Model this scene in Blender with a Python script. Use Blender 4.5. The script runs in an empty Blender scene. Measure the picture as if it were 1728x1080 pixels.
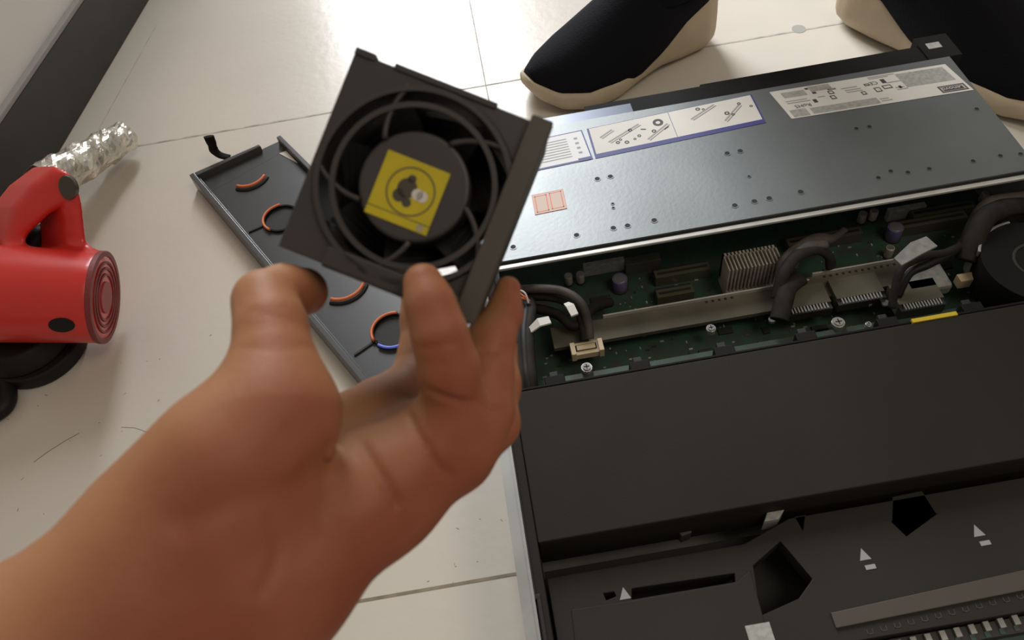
import bpy, bmesh, math, random
import numpy as np
from mathutils import Vector, Matrix

random.seed(4)
sc = bpy.context.scene
col = sc.collection

# ------------------------------------------------------------------ camera
F = 1350.0
PITCH, ROLL, CAMH = math.radians(52.8), math.radians(9.9), 0.5417
_d = np.array([0, math.cos(PITCH), -math.sin(PITCH)])
_r0 = np.array([1.0, 0, 0]); _u0 = np.array([0, math.sin(PITCH), math.cos(PITCH)])
_r = math.cos(ROLL)*_r0 - math.sin(ROLL)*_u0
_u = math.sin(ROLL)*_r0 + math.cos(ROLL)*_u0
CO = np.array([0, 0, CAMH])
cam_d = bpy.data.cameras.new('camera'); cam = bpy.data.objects.new('camera', cam_d); col.objects.link(cam)
cam_d.sensor_width = 36; cam_d.lens = 36*F/1728; cam_d.clip_start = 0.01
cam.matrix_world = Matrix(((_r[0], _u[0], -_d[0], CO[0]), (_r[1], _u[1], -_d[1], CO[1]), (_r[2], _u[2], -_d[2], CO[2]), (0, 0, 0, 1)))
sc.camera = cam
cam_d.dof.use_dof = True; cam_d.dof.focus_distance = 0.62; cam_d.dof.aperture_fstop = 17.0

def ray(x, y): return _d + _r*(x-864)/F - _u*(y-540)/F
def P(x, y, z=0.0):
    v = ray(x, y); t = (z-CAMH)/v[2]; return Vector(v*t+CO)
def PD(x, y, D): return Vector(ray(x, y)*D+CO)

# ------------------------------------------------------------------ light, world, exposure
vs = sc.view_settings
vs.view_transform = 'Standard'; vs.look = 'None'; vs.gamma = 1; vs.use_curve_mapping = False
vs.exposure = 0.78
w = bpy.data.worlds.new('world'); sc.world = w; w.use_nodes = True
w.node_tree.nodes['Background'].inputs[0].default_value = (1.0, 0.93, 0.84, 1)
w.node_tree.nodes['Background'].inputs[1].default_value = 0.15

def area(name, loc, target, sx, sy, power, color):
    l = bpy.data.lights.new(name, 'AREA'); l.shape = 'RECTANGLE'; l.size = sx; l.size_y = sy
    l.energy = power; l.color = color
    o = bpy.data.objects.new(name, l); col.objects.link(o); o.location = loc
    o.rotation_euler = (Vector(target)-Vector(loc)).to_track_quat('-Z', 'Y').to_euler()
    return o
area('window_light', (-0.66, 3.1, 1.95), (-0.15, 0.5, 0.2), 1.8, 1.9, 150, (0.95, 0.97, 1.0))
area('ceiling_lamp', (0.9, -0.35, 2.0), (-0.1, 0.3, 0.2), 0.7, 0.7, 6, (1.0, 0.87, 0.7))

# ------------------------------------------------------------------ materials
def mat(name, color, rough=0.6, metal=0.0, noise=0.0, nscale=40, bump=0.0, bscale=200, sss=0.0, coat=0.0, spec=None, color2=None):
    m = bpy.data.materials.new(name); m.use_nodes = True
    nt = m.node_tree; b = nt.nodes['Principled BSDF']
    b.inputs['Base Color'].default_value = (*color, 1); b.inputs['Roughness'].default_value = rough
    b.inputs['Metallic'].default_value = metal
    if spec is not None: b.inputs['Specular IOR Level'].default_value = spec
    if coat: b.inputs['Coat Weight'].default_value = coat
    if sss:
        b.inputs['Subsurface Weight'].default_value = sss
        b.inputs['Subsurface Radius'].default_value = (1, .35, .2); b.inputs['Subsurface Scale'].default_value = 0.004
    tc = nt.nodes.new('ShaderNodeTexCoord')
    if noise or color2:
        n = nt.nodes.new('ShaderNodeTexNoise'); n.inputs['Scale'].default_value = nscale; n.inputs['Detail'].default_value = 6
        nt.links.new(tc.outputs['Object'], n.inputs['Vector'])
        r = nt.nodes.new('ShaderNodeValToRGB')
        c2 = color2 if color2 else tuple(c*(1-noise) for c in color)
        r.color_ramp.elements[0].color = (*c2, 1); r.color_ramp.elements[1].color = (*color, 1)
        r.color_ramp.elements[0].position = 0.35; r.color_ramp.elements[1].position = 0.62
        nt.links.new(n.outputs['Fac'], r.inputs['Fac']); nt.links.new(r.outputs[0], b.inputs['Base Color'])
    if bump:
        n2 = nt.nodes.new('ShaderNodeTexNoise'); n2.inputs['Scale'].default_value = bscale; n2.inputs['Detail'].default_value = 4
        nt.links.new(tc.outputs['Object'], n2.inputs['Vector'])
        bp = nt.nodes.new('ShaderNodeBump'); bp.inputs['Strength'].default_value = bump; bp.inputs['Distance'].default_value = 0.002
        nt.links.new(n2.outputs['Fac'], bp.inputs['Height']); nt.links.new(bp.outputs[0], b.inputs['Normal'])
    return m

M = {}
M['tile'] = mat('glazed_floor_tile', (0.62, 0.575, 0.505), 0.26, noise=0.06, nscale=5, bump=0.12, bscale=90)
M['grout'] = mat('grout', (0.30, 0.25, 0.18), 0.8, noise=0.4, nscale=60)
M['grout_far'] = mat('fine_grout', (0.51, 0.47, 0.41), 0.8, noise=0.4, nscale=60)
M['mark'] = mat('floor_mark', (0.27, 0.23, 0.19), 0.8)
M['spot'] = mat('floor_spot', (0.33, 0.32, 0.30), 0.6)
M['wall'] = mat('white_wall_paint', (0.80, 0.78, 0.77), 0.7, noise=0.04, nscale=8)
M['skirt'] = mat('black_skirting_stone', (0.035, 0.031, 0.031), 0.28, noise=0.2, nscale=30)
M['lip'] = mat('grey_sealant', (0.33, 0.32, 0.31), 0.6)
M['galv'] = mat('galvanised_steel', (0.235, 0.25, 0.25), 0.46, 0.85, noise=0.10, nscale=14, bump=0.04, bscale=300)
M['lipsteel'] = mat('folded_steel_edge', (0.60, 0.59, 0.55), 0.4, 0.5, noise=0.15, nscale=60)
M['bluesteel'] = mat('bare_steel_front', (0.18, 0.20, 0.24), 0.3, 0.8)
M['black'] = mat('black_plastic', (0.008, 0.0072, 0.0068), 0.7, spec=0.15, noise=0.25, nscale=50)
M['deep'] = mat('recess_black', (0.008, 0.007, 0.006), 0.7)
M['baffle'] = mat('baffle_plastic', (0.0180, 0.0150, 0.0122), 0.7, spec=0.18, noise=0.15, nscale=12, bump=0.1, bscale=900)
M['baffle2'] = mat('lower_baffle_plastic', (0.0215, 0.0182, 0.0148), 0.65, spec=0.25, noise=0.15, nscale=12)
M['taupe'] = mat('taupe_strip', (0.052, 0.043, 0.033), 0.6)
M['edgegrey'] = mat('chassis_side_steel', (0.33, 0.33, 0.31), 0.45, 0.4, noise=0.15, nscale=40)
M['pcb'] = mat('green_circuit_board', (0.024, 0.068, 0.044), 0.45, noise=0.7, nscale=90, color2=(0.035, 0.042, 0.028))
M['ic'] = mat('chip_black', (0.02, 0.018, 0.016), 0.5)
M['ochre'] = mat('khaki_bracket', (0.13, 0.12, 0.085), 0.5, 0.3, noise=0.35, nscale=25)
M['slot'] = mat('olive_slot_plastic', (0.060, 0.060, 0.035), 0.5)
M['alu'] = mat('aluminium_fins', (0.62, 0.56, 0.48), 0.45, 0.45, noise=0.3, nscale=80)
M['silver'] = mat('bright_metal', (0.55, 0.55, 0.54), 0.3, 0.8)
M['cream'] = mat('cream_connector', (0.62, 0.50, 0.32), 0.5)
M['paper'] = mat('sticker_paper', (0.62, 0.60, 0.55), 0.55, noise=0.05, nscale=30)
M['paperB'] = mat('sticker_paper_plain', (0.66, 0.67, 0.68), 0.5)
M['paper2'] = mat('sticker_grey_print', (0.36, 0.36, 0.33), 0.55, noise=0.25, nscale=300)
M['ink'] = mat('print_ink', (0.05, 0.045, 0.04), 0.6)
M['greyink'] = mat('pale_print_ink', (0.30, 0.29, 0.28), 0.6)
M['navy'] = mat('navy_print', (0.05, 0.05, 0.20), 0.5)
M['pinkp'] = mat('pink_seal_paper', (0.62, 0.50, 0.42), 0.6)
M['pinkl'] = mat('pink_seal_line', (0.75, 0.22, 0.16), 0.6)
M['cable'] = mat('dark_cable_sleeve', (0.022, 0.019, 0.017), 0.75, spec=0.2, noise=0.4, nscale=120)
M['cablelt'] = mat('dusty_cable_sleeve', (0.070, 0.058, 0.047), 0.65, noise=0.4, nscale=90)
M['orangew'] = mat('orange_wire', (0.5, 0.12, 0.04), 0.5)
M['whitew'] = mat('white_wire', (0.5, 0.48, 0.44), 0.5)
M['tag'] = mat('cable_tag', (0.24, 0.24, 0.22), 0.6, noise=0.3, nscale=200)
M['yellow'] = mat('yellow_sticker', (0.52, 0.41, 0.0), 0.45, noise=0.15, nscale=60)
M['ystrip'] = mat('yellow_strip', (0.50, 0.36, 0.02), 0.5)
M['purple'] = mat('violet_cap', (0.16, 0.14, 0.28), 0.35, 0.3)
M['fan'] = mat('fan_plastic', (0.036, 0.029, 0.027), 0.5, noise=0.12, nscale=40)
M['fandk'] = mat('fan_blade_plastic', (0.010, 0.009, 0.010), 0.45)
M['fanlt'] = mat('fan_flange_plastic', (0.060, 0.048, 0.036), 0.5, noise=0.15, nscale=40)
M['white'] = mat('painted_label_highlight', (0.6, 0.55, 0.5), 0.4)  # highlight on the hub sticker, put into the colour
M['tray'] = mat('tray_plastic', (0.036, 0.037, 0.039), 0.34, noise=0.12, nscale=20)
M['trayhi'] = mat('tray_edge_highlight', (0.060, 0.060, 0.060), 0.3)  # lighter tray plastic, edge highlights put into the colour
M['orange'] = mat('orange_mark', (0.62, 0.15, 0.05), 0.45)
M['blue'] = mat('blue_mark', (0.16, 0.22, 0.85), 0.45)
M['red'] = mat('red_casing_plastic', (0.64, 0.028, 0.020), 0.34, noise=0.06, nscale=20, coat=0.15)
M['redcap'] = mat('dark_red_cap', (0.19, 0.020, 0.022), 0.5)
M['redcap2'] = mat('cap_centre_red', (0.33, 0.045, 0.045), 0.5)
M['rubber'] = mat('black_rubber', (0.010, 0.009, 0.009), 0.55, spec=0.25)
M['switch'] = mat('dark_olive_switch', (0.055, 0.045, 0.03), 0.4)
M['foil'] = mat('crumpled_foil', (0.84, 0.80, 0.70), 0.3, 0.75, noise=0.35, nscale=60, bump=0.7, bscale=110)
M['knit'] = mat('black_knit', (0.006, 0.006, 0.009), 0.85, bump=0.3, bscale=600, spec=0.15)
M['sole'] = mat('cream_foam_sole', (0.53, 0.43, 0.30), 0.6, noise=0.15, nscale=30, bump=0.1, bscale=200)
M['trouser'] = mat('black_trousers', (0.007, 0.007, 0.010), 0.9, spec=0.15)
M['hair'] = mat('black_hair', (0.01, 0.008, 0.007), 0.6)

def skin_mat():
    m = mat('skin', (0.42, 0.165, 0.095), 0.58, sss=0.12, spec=0.35)
    nt = m.node_tree; b = nt.nodes['Principled BSDF']
    tc = nt.nodes.new('ShaderNodeTexCoord')
    n = nt.nodes.new('ShaderNodeTexNoise'); n.inputs['Scale'].default_value = 28; n.inputs['Detail'].default_value = 5
    nt.links.new(tc.outputs['Object'], n.inputs['Vector'])
    r = nt.nodes.new('ShaderNodeValToRGB')
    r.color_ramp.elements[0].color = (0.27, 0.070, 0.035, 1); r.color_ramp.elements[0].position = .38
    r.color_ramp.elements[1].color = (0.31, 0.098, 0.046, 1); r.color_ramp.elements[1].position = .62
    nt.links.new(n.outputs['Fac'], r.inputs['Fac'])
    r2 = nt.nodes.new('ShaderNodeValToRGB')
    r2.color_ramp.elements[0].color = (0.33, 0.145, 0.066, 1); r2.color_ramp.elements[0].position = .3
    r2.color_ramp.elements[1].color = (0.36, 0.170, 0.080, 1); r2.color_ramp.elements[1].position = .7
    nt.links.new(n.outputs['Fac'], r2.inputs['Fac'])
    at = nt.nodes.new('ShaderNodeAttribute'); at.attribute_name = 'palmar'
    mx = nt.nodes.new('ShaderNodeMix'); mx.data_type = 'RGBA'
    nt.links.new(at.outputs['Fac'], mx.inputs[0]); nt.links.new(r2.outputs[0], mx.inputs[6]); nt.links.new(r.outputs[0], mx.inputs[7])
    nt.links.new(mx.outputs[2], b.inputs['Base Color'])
    n2 = nt.nodes.new('ShaderNodeTexNoise'); n2.inputs['Scale'].default_value = 420; n2.inputs['Detail'].default_value = 3
    nt.links.new(tc.outputs['Object'], n2.inputs['Vector'])
    bp = nt.nodes.new('ShaderNodeBump'); bp.inputs['Strength'].default_value = .25; bp.inputs['Distance'].default_value = 0.0006
    nt.links.new(n2.outputs['Fac'], bp.inputs['Height']); nt.links.new(bp.outputs[0], b.inputs['Normal'])
    return m
M['skin'] = skin_mat()

# ------------------------------------------------------------------ helpers
def tag(o, label=None, cat=None, group=None, kind=None):
    if label: o['label'] = label
    if cat: o['category'] = cat
    if group: o['group'] = group
    if kind: o['kind'] = kind
    return o

def empty(name, loc=(0, 0, 0)):
    o = bpy.data.objects.new(name, None); col.objects.link(o); o.location = loc; o.empty_display_size = .02
    return o

class MB:
    def __init__(s): s.v = []; s.f = []; s.m = []; s.mats = []; s.sm = []
    def _mi(s, m):
        if m not in s.mats: s.mats.append(m)
        return s.mats.index(m)
    def add(s, vs_, fs, m, smooth=False):
        o = len(s.v); s.v += [tuple(v) for v in vs_]; i = s._mi(m)
        for f in fs: s.f.append([o+k for k in f]); s.m.append(i); s.sm.append(smooth)
        return s
    def box(s, x0, x1, y0, y1, z0, z1, m, fr=None):
        vs_ = [(x, y, z) for z in (z0, z1) for y in (y0, y1) for x in (x0, x1)]
        if fr is not None: vs_ = [fr(*v) for v in vs_]
        return s.add(vs_, [(0, 2, 3, 1), (4, 5, 7, 6), (0, 1, 5, 4), (2, 6, 7, 3), (0, 4, 6, 2), (1, 3, 7, 5)], m)
    def prism(s, pts, z0, z1, m, fr=None):
        n = len(pts)
        vs_ = [(x, y, z0) for x, y in pts]+[(x, y, z1) for x, y in pts]
        if fr is not None: vs_ = [fr(*v) for v in vs_]
        fs = [tuple(range(n))[::-1], tuple(range(n, 2*n))]+[(i, (i+1) % n, n+(i+1) % n, n+i) for i in range(n)]
        return s.add(vs_, fs, m)
    def ring(s, r0, r1, z0, z1, m, fr=None, a0=0, a1=2*math.pi, n=64, c=(0, 0)):
        full = abs(a1-a0-2*math.pi) < 1e-6
        k = n if full else n+1
        vs_ = []
        for i in range(k):
            a = a0+(a1-a0)*i/n
            for (r, z) in ((r0, z0), (r1, z0), (r1, z1), (r0, z1)):
                vs_.append((c[0]+r*math.cos(a), c[1]+r*math.sin(a), z))
        if fr is not None: vs_ = [fr(*v) for v in vs_]
        fs = []
        for i in range(n):
            j = (i+1) % k
            for q in range(4):
                fs.append((4*i+q, 4*j+q, 4*j+(q+1) % 4, 4*i+(q+1) % 4))
        if not full: fs += [(0, 1, 2, 3), (4*n+3, 4*n+2, 4*n+1, 4*n)]
        return s.add(vs_, fs, m, False)
    def cyl(s, c, r, z0, z1, m, n=32, fr=None, r2=None):
        r2 = r if r2 is None else r2
        vs_ = [(c[0]+r*math.cos(2*math.pi*i/n), c[1]+r*math.sin(2*math.pi*i/n), z0) for i in range(n)]
        vs_ += [(c[0]+r2*math.cos(2*math.pi*i/n), c[1]+r2*math.sin(2*math.pi*i/n), z1) for i in range(n)]
        if fr is not None: vs_ = [fr(*v) for v in vs_]
        o = len(s.v)
        s.add(vs_, [tuple(range(n))[::-1], tuple(range(n, 2*n))], m)
        s.v = s.v[:o]; k = len(s.f)
        f2 = s.f[k-2:]; s.f = s.f[:k-2]; mm = s.m[k-2:]; s.m = s.m[:k-2]; s.sm = s.sm[:k-2]
        s.add(vs_, [tuple(range(n))[::-1], tuple(range(n, 2*n))], m)
        o2 = o
        i_ = s._mi(m)
        for i in range(n):
            s.f.append([o2+i, o2+(i+1) % n, o2+n+(i+1) % n, o2+n+i]); s.m.append(i_); s.sm.append(True)
        return s
    def tube(s, pts, rad, m, n=10, flat=1.0):
        pts = [Vector(p) for p in pts]; k = len(pts)
        rads = rad if isinstance(rad, (list, tuple)) else [rad]*k
        vs_ = []; up = Vector((0, 0, 1))
        for i, p in enumerate(pts):
            t = (pts[min(i+1, k-1)]-pts[max(i-1, 0)]).normalized()
            a = t.cross(up)
            if a.length < 1e-3: a = t.cross(Vector((1, 0, 0)))
            a.normalize(); b = a.cross(t).normalized()
            for q in range(n):
                an = 2*math.pi*q/n
                vs_.append(p+a*math.cos(an)*rads[i]+b*math.sin(an)*rads[i]*flat)
        fs = [(n*i+q, n*i+(q+1) % n, n*(i+1)+(q+1) % n, n*(i+1)+q) for i in range(k-1) for q in range(n)]
        s.add(vs_, fs, m, True)
        o = len(s.v)-len(vs_)
        for cap in (list(range(n))[::-1], [n*(k-1)+q for q in range(n)]):
            s.f.append([o+c for c in cap]); s.m.append(s._mi(m)); s.sm.append(False)
        return s
    def build(s, name, parent=None, bevel=0.0, seg=2):
        me = bpy.data.meshes.new(name); me.from_pydata([tuple(v) for v in s.v], [], s.f)
        for m in s.mats: me.materials.append(m)
        me.polygons.foreach_set('material_index', s.m); me.polygons.foreach_set('use_smooth', s.sm)
        bm = bmesh.new(); bm.from_mesh(me); bmesh.ops.recalc_face_normals(bm, faces=bm.faces); bm.to_mesh(me); bm.free()
        me.update()
        o = bpy.data.objects.new(name, me); col.objects.link(o)
        if parent: o.parent = parent; o.matrix_parent_inverse = parent_inv(parent)
        if bevel:
            b = o.modifiers.new('bevel', 'BEVEL'); b.width = bevel; b.segments = seg; b.limit_method = 'ANGLE'; b.angle_limit = math.radians(35)
        return o

def parent_inv(p):
    """every mesh is modelled in world coordinates under empties that are only moved"""
    return Matrix.Translation(-p.location) if p.type == 'EMPTY' else Matrix.Identity(4)

def smooth_line(pts, n=8):
    pts = [Vector(p) for p in pts]; out = []
    for i in range(len(pts)-1):
        p0 = pts[max(i-1, 0)]; p1 = pts[i]; p2 = pts[i+1]; p3 = pts[min(i+2, len(pts)-1)]
        for k in range(n):
            t = k/n
            out.append(0.5*((2*p1)+(p2-p0)*t+(2*p0-5*p1+4*p2-p3)*t*t+(3*p1-p0-3*p2+p3)*t**3))
    out.append(pts[-1]); return out

def text_mesh(body, size, frame, m, target, align='CENTER'):
    """flat lettering added to an MB; frame maps (x, y, 0) to the world"""
    c = bpy.data.curves.new('t', 'FONT'); c.body = body; c.size = size; c.align_x = align; c.align_y = 'CENTER'
    c.resolution_u = 2
    o = bpy.data.objects.new('t', c); col.objects.link(o)
    dg = bpy.context.evaluated_depsgraph_get(); me = bpy.data.meshes.new_from_object(o.evaluated_get(dg))
    target.add([frame(v.co.x, v.co.y, 0) for v in me.vertices], [tuple(p.vertices) for p in me.polygons], m)
    bpy.data.objects.remove(o); bpy.data.curves.remove(c); bpy.data.meshes.remove(me)

# ---- implicit surfaces (numpy) turned into one continuous mesh
def smin(a, b, k):
    if k <= 0: return np.minimum(a, b)
    h = np.maximum(k-np.abs(a-b), 0)/k
    return np.minimum(a, b)-h*h*k*0.25
def smax(a, b, k): return -smin(-a, -b, k)
def sd_cap(p, a, b, ra, rb):
    a = np.asarray(a, dtype=np.float32); b = np.asarray(b, dtype=np.float32)
    ab = b-a; t = np.clip(((p-a)@ab)/float(ab@ab+1e-12), 0, 1)
    t = t.astype(np.float32)
    q = p-a-t[..., None]*ab
    return np.sqrt((q*q).sum(-1))-(ra+(rb-ra)*t)
def sd_ell(p, c, R, rot=None):
    q = p-np.asarray(c, dtype=np.float32)
    if rot is not None: q = q@np.asarray(rot, dtype=np.float32)
    R = np.asarray(R, dtype=np.float32)
    k0 = np.sqrt(((q/R)**2).sum(-1)); k1 = np.sqrt(((q/(R*R))**2).sum(-1))+1e-9
    return k0*(k0-1)/k1
def surface_net(fn, lo, hi, h):
    lo = np.array(lo, dtype=np.float32); hi = np.array(hi, dtype=np.float32)
    n = np.ceil((hi-lo)/h).astype(int)+1
    ax = [lo[i]+h*np.arange(n[i], dtype=np.float32) for i in range(3)]
    D = np.empty(n, dtype=np.float32)
    for i0 in range(0, n[0], 16):
        g = np.stack(np.meshgrid(ax[0][i0:i0+16], ax[1], ax[2], indexing='ij'), -1)
        D[i0:i0+16] = fn(g)
    D[0] = D[-1] = 1e-3; D[:, 0] = D[:, -1] = 1e-3; D[:, :, 0] = D[:, :, -1] = 1e-3
    S = D < 0
    c = [S[a:n[0]-1+a, b:n[1]-1+b, e:n[2]-1+e] for a in (0, 1) for b in (0, 1) for e in (0, 1)]
    any_ = np.logical_or.reduce(c); all_ = np.logical_and.reduce(c)
    act = any_ & ~all_
    idx = -np.ones(act.shape, dtype=np.int64); cells = np.argwhere(act); idx[act] = np.arange(len(cells))
    acc = np.zeros((len(cells), 3)); cnt = np.zeros(len(cells))
    for axis in range(3):
        o1, o2 = [q for q in range(3) if q != axis]
        for a in (0, 1):
            for b in (0, 1):
                s0 = cells.copy(); s0[:, o1] += a; s0[:, o2] += b
                s1 = s0.copy(); s1[:, axis] += 1
                d0 = D[s0[:, 0], s0[:, 1], s0[:, 2]]; d1 = D[s1[:, 0], s1[:, 1], s1[:, 2]]
                x = (d0 < 0) != (d1 < 0)
                t = np.where(x, d0/np.where(x, d0-d1, 1), 0)
                pt = s0.astype(float); pt[:, axis] += t
                acc[x] += pt[x]; cnt[x] += 1
    V = (acc/cnt[:, None]).astype(np.float32)*h+lo
    for _ in range(2):
        e = 0.3*h; f0 = fn(V)
        g = np.stack([(fn(V+np.eye(3, dtype=np.float32)[k]*e)-fn(V-np.eye(3, dtype=np.float32)[k]*e))/(2*e) for k in range(3)], -1)
        gl = (g*g).sum(-1)+1e-6
        V = V-np.clip(f0/gl, -h, h)[:, None]*g*0.8
    faces = []
    for axis in range(3):
        o1, o2 = [(1, 2), (2, 0), (0, 1)][axis]
        sh = [0, 0, 0]; sh[axis] = 1
        A = S[:n[0]-sh[0], :n[1]-sh[1], :n[2]-sh[2]]; B = S[sh[0]:, sh[1]:, sh[2]:]
        for flip, X in ((False, A & ~B), (True, ~A & B)):
            e = np.argwhere(X)
            e = e[(e[:, o1] > 0) & (e[:, o2] > 0) & (e[:, o1] < n[o1]-1) & (e[:, o2] < n[o2]-1)]
            q = []
            for (a, b) in ((-1, -1), (0, -1), (0, 0), (-1, 0)):
                t = e.copy(); t[:, o1] += a; t[:, o2] += b
                q.append(idx[t[:, 0], t[:, 1], t[:, 2]])
            q = np.stack(q, -1)
            if flip: q = q[:, ::-1]
            faces.append(q)
    return V, np.concatenate(faces)
def sdf_obj(name, V, Fc, m, parent=None, xf=None):
    if xf is not None: V = xf(V)
    me = bpy.data.meshes.new(name)
    me.from_pydata(V.tolist(), [], Fc.tolist()); me.materials.append(m)
    me.polygons.foreach_set('use_smooth', [True]*len(me.polygons)); me.update()
    o = bpy.data.objects.new(name, me); col.objects.link(o)
    if parent: o.parent = parent; o.matrix_parent_inverse = parent_inv(parent)
    return o
def mesh_normals(V, Fc):
    a = V[Fc[:, 0]]; b = V[Fc[:, 1]]; c = V[Fc[:, 2]]; d = V[Fc[:, 3]]
    n = np.cross(c-a, d-b); N = np.zeros_like(V)
    for k in range(4): np.add.at(N, Fc[:, k], n)
    return N/(np.linalg.norm(N, axis=1)[:, None]+1e-12)

#SECTIONS
# ------------------------------------------------------------------ floor and wall
fl = MB()
fl.box(-2.2, 2.2, -1.6, 3.4, -0.02, 0, M['tile'])
TS = 0.54
for k in range(-3, 5):
    y = 0.195+TS*k
    if -1.5 < y < 3.3: fl.box(-0.43 if y > .3 else -2.2, 2.2, y-.0011, y+.0011, 0.0, .00025, M['grout'] if k == 0 else M['grout_far'])
for k in range(-3, 4):
    x = 0.016+TS*k
    if x < -.45 and x > -.6: continue
    fl.box(x-.0008, x+.0008, -1.6, 3.4, 0.0, .0002, M['grout_far'])
def stroke(mb, pts, wd, z0, z1, m):
    for a, b in zip(pts[:-1], pts[1:]):
        a = Vector(a[:2]); b = Vector(b[:2]); t = (b-a).normalized(); n = Vector((-t.y, t.x))*wd/2
        mb.prism([a-n, b-n, b+n, a+n], z0, z1, m)
stroke(fl, [P(266, 39), P(169, 214), P(120, 330)], .0008, 0, .0002, M['grout_far'])
stroke(fl, [P(57, 780), P(80, 763), P(110, 744), P(134, 731)], .0006, 0, .0002, M['mark'])
stroke(fl, [P(205, 721), P(228, 722), P(250, 730)], .0004, 0, .0002, M['mark'])
sp = P(1348, 49)
fl.cyl((sp.x, sp.y), .0075, 0, .0003, M['spot'], 24)
for i in range(70):
    x = random.uniform(0, 860); y = random.uniform(560, 1070); p = P(x, y)
    a = random.uniform(0, 3.1); L = random.uniform(.0006, .003)
    stroke(fl, [p, p+Vector((math.cos(a)*L, math.sin(a)*L, 0))], random.uniform(.0003, .0008), 0, .00015, M['mark'])
floor = fl.build('floor'); tag(floor, kind='structure')

wp = Vector((-0.4624, 0.7457, 0)); wt = (Vector((-0.4012, 1.0394, 0))-wp).normalized(); wn = Vector((-wt.y, wt.x, 0))  # wn points left, into the wall
def WF(x, y, z): return wp+wt*x+wn*y+Vector((0, 0, z))
wl = MB(); wl.box(-2.3, 1.0, .009, .15, 0, 2.6, M['wall'], WF)
tag(wl.build('wall_left'), kind='structure')
bb = MB()
for i in range(-3, 2):
    o = 0.0006*(i % 3)-.0006
    bb.box(i*.6-.22, i*.6+.3795, o, .008+o*.2, 0.0005, .074, M['skirt'], WF)
bb.box(-2.3, 1.0, .0005, .0088, .0742, .0785, M['lip'], WF)
tag(bb.build('baseboard_left'), kind='structure')

# ------------------------------------------------------------------ server
X0, X1 = -0.016, 0.413
srv = empty('rack_server', (0.2, 0.3, 0))
tag(srv, 'opened grey steel rack server lying on the tiled floor, green circuit board exposed', 'server')
ZT = 0.087
b = MB()      # chassis: floor pan and side walls
b.box(X0, X1, -0.12, .568, .001, .003, M['edgegrey'])
b.box(X0, X0+.0015, -0.12, .56, .003, .083, M['edgegrey'])
b.box(X0-.007, X0+.0015, -0.12, .262, .080, .0815, M['edgegrey'])
b.box(X0-.007, X0-.0055, -0.12, .262, .003, .081, M['edgegrey'])
b.box(X1-.0015, X1, -0.12, .56, .003, .083, M['edgegrey'])
b.build('chassis', srv)
# top cover
tc_ = MB()
yn = 0.4015
tc_.box(X0+.001, X1-.001, yn, .5455, .0852, ZT, M['galv'])
tc_.box(X0+.001, X1-.001, yn, yn+.001, .079, .0852, M['galv'])
for (x, y) in [(866, 417), (973, 397), (1008, 302), (1030, 298), (1034, 344), (1035, 351), (1035, 385), (1059, 381), (1104, 372), (1227, 259), (1249, 255), (1264, 298), (1240, 347), (1273, 340), (1298, 335), (1351, 324), (1445, 217), (1467, 214), (1482, 300), (1503, 289), (1532, 291), (1568, 285), (1642, 272), (1648, 184), (1688, 263), (1722, 260)]:
    p = P(x, y, ZT); small = (x, y) in [(1034, 344), (1035, 351), (1264, 298)]
    rr = .0012 if small else .0021
    if x > 1440: rr *= .8
    tc_.ring(rr, rr*1.35, ZT, ZT+.0003, M['galv'], n=16, c=(p.x, p.y))
    tc_.cyl((p.x, p.y), rr, ZT, ZT+.00012, M['deep'], 16)
cover = tc_.build('top_cover', srv)
e = MB()
e.box(X0, X1, .3995, yn-.0002, .0800, .0848, M['deep'])
e.box(X0, X1, .3955, .3994, .0825, .0850, M['lipsteel'])
e.build('cover_edge_bar', srv, .0006)
# front edge beyond the cover
fb = MB()
fb.box(X0, X1, .5458, .560, .060, .0845, M['black'])
fb.box(.095, .40, .5595, .567, .030, .0840, M['black'])
fb.box(.20, .40, .5665, .570, .030, .0835, M['black'])
fb.box(X0, .135, .5462, .5595, .0845, .0850, M['bluesteel'])
for px in (975, 995): 
    p = P(px, 207-(px-975)*.1, .0852); fb.cyl((p.x, p.y), .0018, .0850, .0852, M['deep'], 16)
stroke(fb, [P(940, 215, .085), P(958, 212, .085), P(964, 217, .085)], .0012, .0850, .0852, M['deep'])
fb.build('front_bezel', srv, .0008)
er = MB()
er.box(.395, .424, .5462, .578, .010, .0865, M['black'])
pe = P(1576, 76, .087); er.box(pe.x-.006, pe.x+.006, pe.y-.004, pe.y+.004, .0865, .0868, M['paper2'])
pe = P(1606, 104, .07); er.box(.414, .424, .535, .552, .02, .07, M['edgegrey'])
er.build('rack_ear', srv, .001)

# stickers on the cover ---------------------------------------------------
def quad_frame(c0, c1, c2, z):
    """x from c0 to c1, y from c0 to c2 (0..1)"""
    def f(x, y, zz=0): 
        p = c0+(c1-c0)*x+(c2-c0)*y; return Vector((p.x, p.y, z+zz))
    return f
# spec label: c0 = near left corner
sa, sb, sd_ = P(1336, 201, ZT), P(1643, 152, ZT), P(1298, 156, ZT)
SL = quad_frame(sa, sb, sd_, ZT+.0002)
lb = MB()
def rect(mb, fr, x0, x1, y0, y1, m, lift=.0001, th=.00005): mb.box(x0, x1, y0, y1, lift, lift+th, m, fr)
rect(lb, SL, 0, 1, 0, 1, M['paper'], 0, .0001)
rect(lb, SL, .13, .50, .04, .25, M['paper2'])
rect(lb, SL, .02, .11, .03, .28, M['paper2'])
rect(lb, SL, .70, .97, .42, .92, M['paper2'])
rect(lb, SL, .21, .33, .78, .97, M['paper2'])
rect(lb, SL, .05, .18, .70, .90, M['paper2'])
rect(lb, SL, .84, .985, .05, .28, M['ink'])
rect(lb, SL, .848, .977, .08, .25, M['greyink'], .00016)
rect(lb, SL, .856, .969, .10, .23, M['ink'], .00022)
random.seed(9)
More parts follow.
